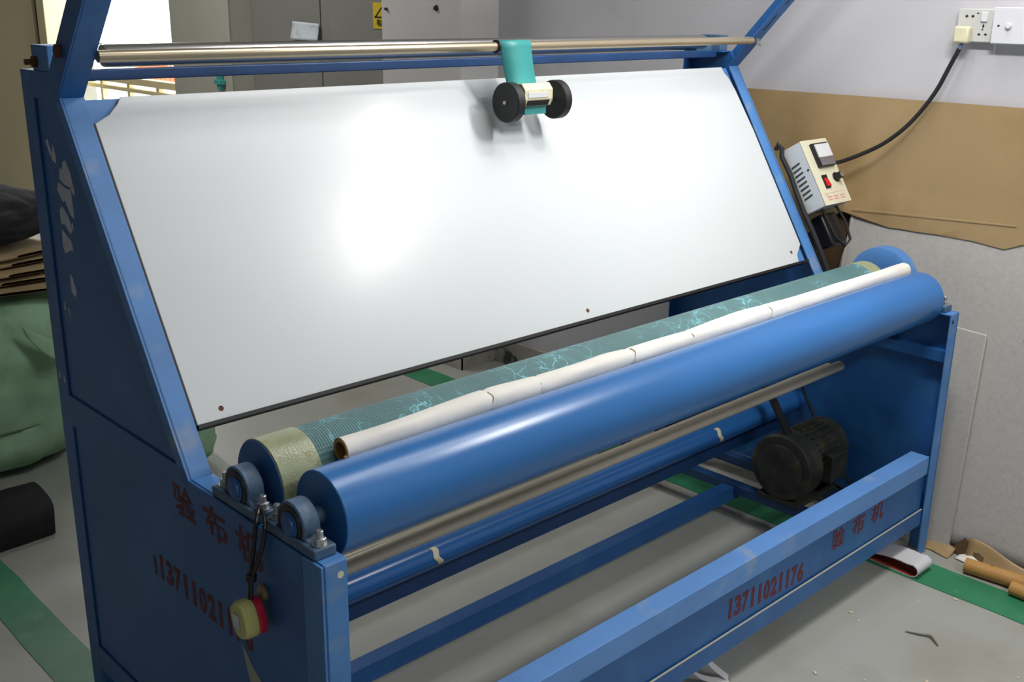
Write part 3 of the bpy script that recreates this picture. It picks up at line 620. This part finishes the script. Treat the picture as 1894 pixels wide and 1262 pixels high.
# cables hugging the rail
cp = [SP(2.050, s0b+0.215, 0.004), SP(2.050, s0b+0.228, 0.016), SP(2.056, s0b+0.21, 0.020)]+[SP(2.052+0.003*math.sin(i*1.3), s0b+0.19-i*0.06, 0.012+0.002*math.sin(i*2)) for i in range(6)]+[SP(2.056, 0.02, 0.004), SP(2.06, -0.05, -0.03)]
MB().tube(cp, 0.0075, 10).build('box_cable', rubber, MC)
ad_ = MB().obox(SP(2.135, s0b-0.062, 0.012), Vector((1, 0, 0)), sd, sn, 0.042, 0.05, 0.022).build('junction_box', black, MC, bevel=0.006)
MB().tube([SP(2.16, s0b+0.005, 0.05), SP(2.17, s0b-0.05, 0.055), SP(2.165, s0b-0.11, 0.05), SP(2.14, s0b-0.125, 0.04), SP(2.11, s0b-0.09, 0.04), SP(2.10, s0b+0.002, 0.04)], 0.004, 8).build('box_cable', rubber, MC)

# ---------------------------------------------------------------- power lead from wall to box
pl = thing('power_cable', (2.2, 0.3, 1.2), 'thick black power cable sagging from cream plug to the control box', 'cable')
cpts = [(2.2075, 0.520, 1.047), (2.209, 0.490, 1.055), (2.212, 0.422, 1.087), (2.217, 0.361, 1.124), (2.225, 0.307, 1.174), (2.233, 0.267, 1.228), (2.238, 0.235, 1.284), (2.240, 0.210, 1.345), (2.242, 0.190, 1.394)]
def spline(P_, n=6):
    P_ = [Vector(p_) for p_ in P_]; Q = []
    for i in range(len(P_)-1):
        p0, p1, p2, p3 = P_[max(i-1, 0)], P_[i], P_[i+1], P_[min(i+2, len(P_)-1)]
        for j in range(n):
            t = j/n; Q.append(0.5*((2*p1)+(p2-p0)*t+(2*p0-5*p1+4*p2-p3)*t*t+(3*p1-p0-3*p2+p3)*t**3))
    return Q+[P_[-1]]
MB().tube(spline(cpts), 0.0062, 10).build('cord', rubber, pl)
MB().tube([(2.2415, 0.191, 1.390), (2.2445, 0.1865, 1.406), (2.2445, 0.1862, 1.411)], 0.0042, 10).build('core', bearing_m, pl)
MB().obox((2.2445, 0.187, 1.4315), Vector((1, 0, 0)), Vector((0, 1, 0)), Vector((0, 0, 1)), 0.0145, 0.0215, 0.0225).build('plug', cream_pl, pl, bevel=0.006)

# ---------------------------------------------------------------- length counter hung on the top rod
lc = thing('length_counter', (1.06, 0.665, 1.28), 'fabric length counter with two black wheels on a teal hanger', 'counter')
hx0, hx1 = 0.984, 1.080
prof = [(0.700+0.0128*math.cos(a), 1.4015+0.0128*math.sin(a)) for a in [math.radians(-40+i*26) for i in range(10)]]
prof = prof+[(0.6865, 1.392), (0.684, 1.36), (0.678, 1.325), (0.672, 1.30), (0.668, 1.255)]
hg = MB(); n_ = len(prof)
for i, (y, z) in enumerate(prof):
    sh_ = 0.012*max(0, (1.392-z))/0.08*0.9
    hg.v += [(hx0+sh_*1.0, y, z), (hx1+sh_*0.75, y, z)]
for i in range(n_-1): hg.f.append([2*i, 2*i+1, 2*i+3, 2*i+2]); hg.mi.append(0)
hg.build('hanger_plate', teal, lc, solid=0.003)
MB().lathe((hx0-0.006, 0.700, 1.4015), (1, 0, 0), [(0, 0.0112), (0, 0.0150), (0.005, 0.0150), (0.005, 0.0112)], 24, closed=False).build('rod_collar', black, lc)
wy, wz, wr_ = 0.655, 1.279, 0.0455
def wheel(xa, xb):
    o = MB().lathe((xa, wy, wz), (1, 0, 0), [(0, 0.010), (0.001, 0.034), (0.0, 0.037), (0.0, wr_-0.002), (0.002, wr_), (xb-xa-0.002, wr_), (xb-xa, wr_-0.002), (xb-xa, 0.037), (xb-xa-0.004, 0.035), (xb-xa-0.004, 0.012)], 48).build('measuring_wheel', rubber, lc)
    MB().lathe((xa-0.0005, wy, wz), (-1, 0, 0), [(0, 0.0045), (0.003, 0.004), (0.0035, 0.002)], 12).build('axle_end', rod_m, o)
wheel(0.968, 0.992); wheel(1.122, 1.146)
q = [(-0.019, -0.022), (0.016, -0.022), (0.024, 0.0), (0.024, 0.026), (-0.014, 0.030), (-0.026, 0.016), (-0.026, -0.006)]
cb2 = MB().prism([(1.006, wy+a, wz+0.012+b) for a, b in q], (0.092, 0, 0)).build('counter_body', cream_pl, lc, bevel=0.002, smooth=0)
wv_ = Vector((0, -0.007, -0.016)).normalized()
MB().cyl((0.994, wy, wz), (1.12, wy, wz), 0.006, 12).build('axle', steel, lc)
MB().box(1.016, 1.082, wy-0.0275, wy-0.0255, wz+0.010, wz+0.022).build('digit_window', white_pl, cb2, smooth=0)
MB().prism([(1.016, wy-0.0264, wz+0.004), (1.016, wy-0.0208, wz-0.008), (1.016, wy-0.0215, wz-0.009), (1.016, wy-0.0272, wz+0.003)], (0.07, 0, 0)).build('digit_strip', ink, cb2, smooth=0)
MB().box(1.02, 1.09, wy-0.012, wy+0.012, wz-0.03, wz-0.010).build('base_bracket', teal, lc, bevel=0.001, smooth=0)

# ---------------------------------------------------------------- paper-wrapped tube lying between the rollers
pt = thing('cardboard_tube', (1.08, 0.172, 0.80), 'long white paper wrapped tube lying between the two big rollers', 'tube')
ty, tz, rr0 = 0.1715, 0.8035, 0.0205
def tubefn(u, v):
    x = 0.158+1.885*v; a = 2*PI*u
    # loosely wrapped: slow swellings and shallow creases
    sw_ = 0.0065*math.exp(-((x-1.26)/0.13)**2)+0.0050*math.exp(-((x-0.48)/0.12)**2)+0.003*math.exp(-((x-0.80)/0.05)**2)+0.0020*mnoise.noise(Vector((x*9, math.cos(a)*1.5, math.sin(a)*1.5)))
    crease = 0.0
    for xc, w_ in ((0.47, .006), (0.60, .004), (0.86, .006), (1.06, .004), (1.35, .005), (1.44, .003)):
        crease -= 0.0030*math.exp(-((x-xc-0.006*math.sin(a))/w_)**2)
    r_ = rr0+(sw_ if math.sin(a) > -0.6 else 0.0)*(0.6+0.4*math.sin(a))+crease
    bow = 0.002*math.sin(x*3)
    return Vector((x, ty+bow*0.4+r_*math.cos(a), tz+abs(bow)*0.5+r_*math.sin(a)))
MB().grid(tubefn, 28, 240, wrap=True).build('paper_wrap', white_paper, pt, smooth=50)
MB().lathe((0.1565, ty, tz), (1, 0, 0), [(0, 0.0140), (0.0, 0.0195), (0.006, 0.0195), (0.010, 0.0160), (1.882, 0.0160), (1.882, 0.0140)], 28, closed=False).build('core', cardboard, pt)
MB().tube([(0.157, ty-0.017, tz-0.006), (0.150, ty-0.021, tz-0.002), (0.152, ty-0.026, tz-0.008)], 0.002, 6).build('torn_scrap', cardboard, pt)

def onwrap(x, a, h=0.0007):
    u = a/(2*PI); v = (x-0.158)/1.885; p_ = tubefn(u, v); o_ = Vector((x, ty, tz)); return p_+(p_-o_).normalized()*h
for xc, a_0, a_1, w_ in ((0.475, 1.75, 3.4, 0.0022), (0.872, 1.6, 3.3, 0.0016), (1.065, 2.1, 3.2, 0.0014), (0.60, 2.4, 3.4, 0.0012), (1.36, 2.0, 3.3, 0.0014)):
    g_ = MB(); g_.grid(lambda u, v: onwrap(xc+0.007*math.sin(6*u)*u+(v-0.5)*w_*(1.2-u), a_0+(a_1-a_0)*u), 12, 2)
    g_.build('crease_shade', khaki, pt, solid=0.0004)  # khaki strips paint the grey crease shading on the wrap
# ---------------------------------------------------------------- tape measure on a cord by the left panel
tm = thing('tape_measure', (-0.035, 0.17, 0.575), 'small yellow and red case hanging on black cord by left side panel', 'tape measure')
cy, cz = 0.170, 0.573
def dshape(s_): # rounded D in (y,z), tilted
    pts = []
    for i in range(28):
        a = 2*PI*i/28; ca, sa = math.cos(a), math.sin(a)
        e = 2.6; y = math.copysign(abs(ca)**(2/e), ca)*0.025*s_; z = math.copysign(abs(sa)**(2/e), sa)*0.031*s_
        t = -0.30; pts.append((cy+y*math.cos(t)-z*math.sin(t), cz+y*math.sin(t)+z*math.cos(t)))
    return pts
MB().prism([(-0.046, y, z) for y, z in dshape(0.94)], (0.008, 0, 0)).prism([(-0.041, y, z) for y, z in dshape(1.0)], (0.019, 0, 0)).build('front_shell', tape_yel, tm, bevel=0.003, smooth=50)
MB().prism([(-0.022, y, z) for y, z in dshape(1.0)], (0.013, 0, 0)).build('back_shell', red_back, tm, bevel=0.002, smooth=50)
MB().prism([(-0.0463, cy+a, cz+b) for a, b in ((0.014, 0.010), (-0.003, 0.011), (-0.006, -0.013), (0.011, -0.015))], (-0.0012, 0, 0)).build('sticker', note_m, tm, smooth=0)
c1 = spline([(-0.022, 0.171, 0.602), (-0.018, 0.172, 0.640), (-0.012, 0.168, 0.690), (-0.008, 0.166, 0.722), (0.004, 0.176, 0.7415), (0.0225, 0.1995, 0.7435)], 5)
c2 = spline([(-0.022, 0.169, 0.602), (-0.018, 0.168, 0.640), (-0.010, 0.150, 0.690), (-0.007, 0.140, 0.728), (0.004, 0.158, 0.7425), (0.012, 0.180, 0.7430)], 5)
MB().tube(c1, 0.0036, 8).tube(c2, 0.0036, 8).lathe((-0.0195, 0.1705, 0.632), (0.2, 0, 1), [(0, 0.003), (0.003, 0.0085), (0.013, 0.0085), (0.016, 0.003)], 12).build('cord', black, tm)
MB().lathe((0.0035, 0.172, 0.606), (-1, 0, 0), [(0, 0.013), (0.004, 0.013), (0.007, 0.010), (0.008, 0.004)], 20).build('round_clip', kraft, tm)

# ---------------------------------------------------------------- things on the floor
def blob(name, c_, rx, ry, h, m, seed, seg=40, rings=26, wr=0.05, power=3.0, parent=None, z0=0.0, top=0.25, fr=3.0):
    def fn(u, v):
        a = 2*PI*u; t = v
        ca, sa = math.cos(a), math.sin(a)
        rad = (1-abs(2*t-1)**power)**(1/power) if 0 < t < 1 else 0.0
        base = Vector((math.copysign(abs(ca)**0.8, ca)*rx*rad, math.copysign(abs(sa)**0.8, sa)*ry*rad, h*t))
        nn = mnoise.noise(Vector((ca*fr, sa*fr, t*fr+seed)))*wr + mnoise.noise(Vector((ca*fr*2.3, sa*fr*2.3, t*fr*2.3+seed*2)))*wr*0.5
        base.x *= 1+nn*2; base.y *= 1+nn*2; base.z = max(0.0, base.z+(nn*h*0.9 if t > 0.3 else 0)) if t > 0.02 else base.z
        return Vector(c_)+base+Vector((0, 0, z0))
    return MB().grid(fn, seg, rings, wrap=True).build(name, m, parent, smooth=180)
sk = thing('woven_sack', (0.36, 2.47, 0), 'full green woven sack on the floor behind the left side panel', 'sack')
blob('sack_body', (0.22, 2.535, 0), 0.455, 0.35, 0.60, sack_m, 4.0, seg=80, rings=54, wr=0.036, power=4.6, fr=3.6, parent=sk)
fd = MB(); fd.grid(lambda u, v: Vector((0.34+0.14*u+0.01*v, 2.162-0.02*math.sin(PI*u)*(v)-0.006, 0.525-0.10*u-0.07*v*math.sin(PI*(0.15+0.8*u)))), 12, 6)
fd.build('fold_flap', sack_m, sk, solid=0.004, smooth=180)
s2 = thing('net_sack', (0.66, 2.10, 0), 'low green net sack half hidden under the white board', 'sack')
blob('sack_body', (0.755, 2.03, 0), 0.115, 0.14, 0.22, sack_m, 9.0, parent=s2, wr=0.05)
# khaki folded cloths on the sack
zz = 0.602
for i in range(5):
    y0, w_, rot_ = 2.36+0.02*(i % 2), 0.30-0.02*i, -0.15+0.12*i
    mb = MB()
    ca, sa = math.cos(rot_), math.sin(rot_)
    def fn(u, v, i=i):
        a = 2*PI*u; x = (0.19-0.012*i)*math.copysign(abs(math.cos(a))**0.5, math.cos(a)); z = 0.011*math.copysign(abs(math.sin(a))**0.6, math.sin(a))
        y = (v-0.5)*w_; end = 1 if 0.02 < v < 0.98 else 0.4
        z += 0.003*mnoise.noise(Vector((x*6, y*6, i*3.0)))
        return Vector((0.40+x*ca*end-y*sa, y0+x*sa*end+y*ca, zz+0.014+i*0.027+z*end))
    mb.grid(fn, 28, 14, wrap=True)
    ob = mb.build('folded_cloth', khaki, smooth=60)
    lab = ['khaki folded cloth lying lowest on the green woven sack', 'khaki folded cloth second from the bottom on the green sack', 'khaki folded cloth in the middle of the pile on the sack', 'khaki folded cloth second from the top of the pile', 'khaki folded cloth on top of the pile under black fabric'][i]
    tag(ob, lab, 'cloth', 'khaki cloths piled on the sack')
bk = blob('fabric_bundle', (0.30, 2.40, 0.746), 0.235, 0.20, 0.18, blackcloth, 2.2, seg=56, rings=36, wr=0.06, power=2.6, fr=4.0)
tag(bk, 'black fabric bundle heaped on the khaki cloths above the green sack', 'fabric')
fb2 = MB(); fb2.grid(lambda u, v: Vector((0.235-0.36*u+0.02*math.sin(3*v), 1.90-0.13*math.cos(PI*v*0.98)-0.02*u, 0.004+0.092*max(0.0, math.sin(PI*v))**0.35*(1-0.12*u+0.04*math.sin(7*u))+0.012*mnoise.noise(Vector((u*4, v*4, 1)))*math.sin(PI*v))), 22, 18)
# close the ends
e0 = [i*22 for i in range(18)]; e1 = [i*22+21 for i in range(18)]
fb2.f += [e0, e1[::-1], [0, 21, 17*22+21, 17*22]]; fb2.mi += [0, 0, 0]
tag(fb2.build('folded_garment', blackcloth, smooth=60), 'folded black fabric lying on the floor left of the machine', 'fabric')
wr2 = MB().lathe((0.118, 2.09, 0.036), (-1, 0.15, 0), [(0, 0.016), (0, 0.035), (0.16, 0.035), (0.16, 0.016)], 28, closed=False)
tag(wr2.build('white_roll', white_paper), 'small white roll on the floor at the left frame edge', 'roll')

# belt loop: red inside, white outside
bl2 = MB(); prof2 = []
for i in range(25):
    t = i/24
    if t < 0.45: s_ = t/0.45; prof2.append((0.16-0.205*s_, 0.006+0.030*math.sin(PI*0.5*min(1, s_*1.15))**1.5+0.004*math.sin(s_*3)))
    elif t < 0.62: a = (t-0.45)/0.17*PI; prof2.append((-0.045-0.019*math.sin(a), 0.0225+0.0175*math.cos(a)))
    else: s_ = (t-0.62)/0.38; prof2.append((-0.045+0.17*s_, 0.004+0.001*s_))
n2 = len(prof2); th = 0.0028
for i, (y, z) in enumerate(prof2):
    d_ = Vector((prof2[min(i+1, n2-1)][0]-prof2[max(i-1, 0)][0], prof2[min(i+1, n2-1)][1]-prof2[max(i-1, 0)][1])).normalized(); nrm = Vector((d_.y, -d_.x))*(th/2)
    sk_ = 0.25*(y-0.16)*-1*0.0
    for (x, s_) in ((1.866, 1), (1.948, 1), (1.948, -1), (1.866, -1)):
        bl2.v.append((x+0.05*(y), y+nrm.x*s_, z+nrm.y*s_))
for i in range(n2-1):
    for k_ in range(4): bl2.f.append([i*4+k_, i*4+(k_+1) % 4, (i+1)*4+(k_+1) % 4, (i+1)*4+k_]); bl2.mi.append(1 if k_ == 2 else 0)
bo_ = bl2.build('belt_loop', [strap_w, belt_red], smooth=60)
tag(bo_, 'white belt with rust red inside looped on the floor under front beam', 'belt')

st = MB(); st.ribbon(spline([(1.012, 0.070, 0.052), (1.035, 0.050, 0.026), (1.070, 0.030, 0.009), (1.100, 0.020, 0.004)], 5), (0.006, 0.017, 0.006), 0.0015)
st.ribbon(spline([(1.060, 0.070, 0.075), (1.070, 0.048, 0.045), (1.088, 0.030, 0.022), (1.104, 0.021, 0.005)], 5), (0.016, 0.008, 0.004), 0.0015)
tag(st.build('white_strap', strap_w, smooth=60), 'thin white strap hanging from the front beam to the floor', 'strap')

# scraps in the corner by the leaning boards
def roll(name, p0, p1, r, m, label, cat):
    k_ = thing(name, (Vector(p0)+Vector(p1))/2-Vector((0, 0, r)), label, cat)
    d_ = Vector(p1)-Vector(p0); ln = d_.length
    MB().lathe(p0, d_, [(0, r*0.80), (0, r), (ln, r), (ln, r*0.80)], 26, closed=False).build('tube_wall', m, k_)
    return k_
k_ = roll('cardboard_roll', (2.010, -0.130, 0.0215), (2.046, -0.47, 0.0215), 0.021, cardboard, 'brown cardboard roll on the floor near the right wall', 'roll')
MB().tube([(2.022, -0.196, 0.043), (2.012, -0.200, 0.040), (2.003, -0.205, 0.034)], 0.0012, 6).build('paper_slit', ink, k_)
k2 = roll('cardboard_roll', (1.983, -0.268, 0.020), (1.974, -0.55, 0.020), 0.0195, cardboard, 'second brown cardboard roll with a white plug end at the right frame edge', 'roll')
MB().cyl((1.985, -0.2665, 0.020), (1.985, -0.276, 0.020), 0.0155, 20).build('white_plug', white_paper, k2)
bs = MB(); bs.grid(lambda u, v: Vector((2.074+0.022*v, -0.10-0.50*u, 0.004+0.046*math.sin(PI*v*0.5)**2*math.exp(-((u-0.02)/0.25)**2)+0.012*v+0.004*mnoise.noise(Vector((u*6, v*4, 5))))), 26, 10)
tag(bs.build('brown_paper', kraft, solid=0.0015, smooth=60), 'brown paper strip crumpled along the foot of the leaning board', 'paper')
bs2 = MB(); bs2.prism([(2.094, -0.045, 0.004), (2.070, -0.150, 0.004), (2.080, -0.150, 0.024), (2.097, -0.085, 0.056)], (0.004, 0, 0.001))  # dark sheet takes the place of the shadow inside the folded paper
tag(bs2.build('fold_shade', kraft_dark), 'dark brown sheet painted as the shaded paper fold behind the white scrap', 'paper')
ws = MB(); ws.grid(lambda u, v: Vector((2.060+0.032*v-0.006*math.sin(PI*u), -0.078-0.085*u, 0.004+0.016*math.sin(PI*u)*v+0.003*mnoise.noise(Vector((u*5, v*5, 2))))), 12, 6)
tag(ws.build('white_scrap', white_paper, solid=0.001, smooth=60), 'crumpled white paper scrap beside the cardboard roll', 'paper')
ts = MB(); ts.grid(lambda u, v: Vector((2.050+0.048*v+0.006*math.sin(u*5), 0.03-0.095*u, 0.003+0.010*math.sin(PI*u)*v+0.012*v*v+0.003*mnoise.noise(Vector((u*5, v*5, 8))))), 14, 8)
tag(ts.build('tan_scrap', tape_gold if False else kraft, solid=0.001, smooth=60), 'flattened tan paper scrap by the right front leg', 'paper')
wc = MB().tube(spline([(1.600, -0.165, 0.003), (1.612, -0.195, 0.004), (1.622, -0.218, 0.006), (1.612, -0.235, 0.004), (1.600, -0.250, 0.003)], 5), [0.0015+0.0015*math.sin(PI*i/20) for i in range(21)], 6)
tag(wc.build('twist_wire', mat('dull_wire', (112, 106, 88), 0.5)), 'short dull twisted wire lying on the bare floor', 'wire')
sp = MB()
for i in range(34):
    x, y = random.uniform(0.9, 1.95), random.uniform(-0.75, -0.02)
    r = random.uniform(0.0012, 0.0035); a = random.random()*6
    sp.obox((x, y, r*0.4+0.0004), Vector((math.cos(a), math.sin(a), 0)), Vector((-math.sin(a), math.cos(a), 0)), Vector((0, 0, 1)), r*1.6, r, r*0.4)
tag(sp.build('floor_crumbs', speck_m, smooth=0), 'pale crumbs scattered over the floor in front', 'crumbs', kind='stuff')
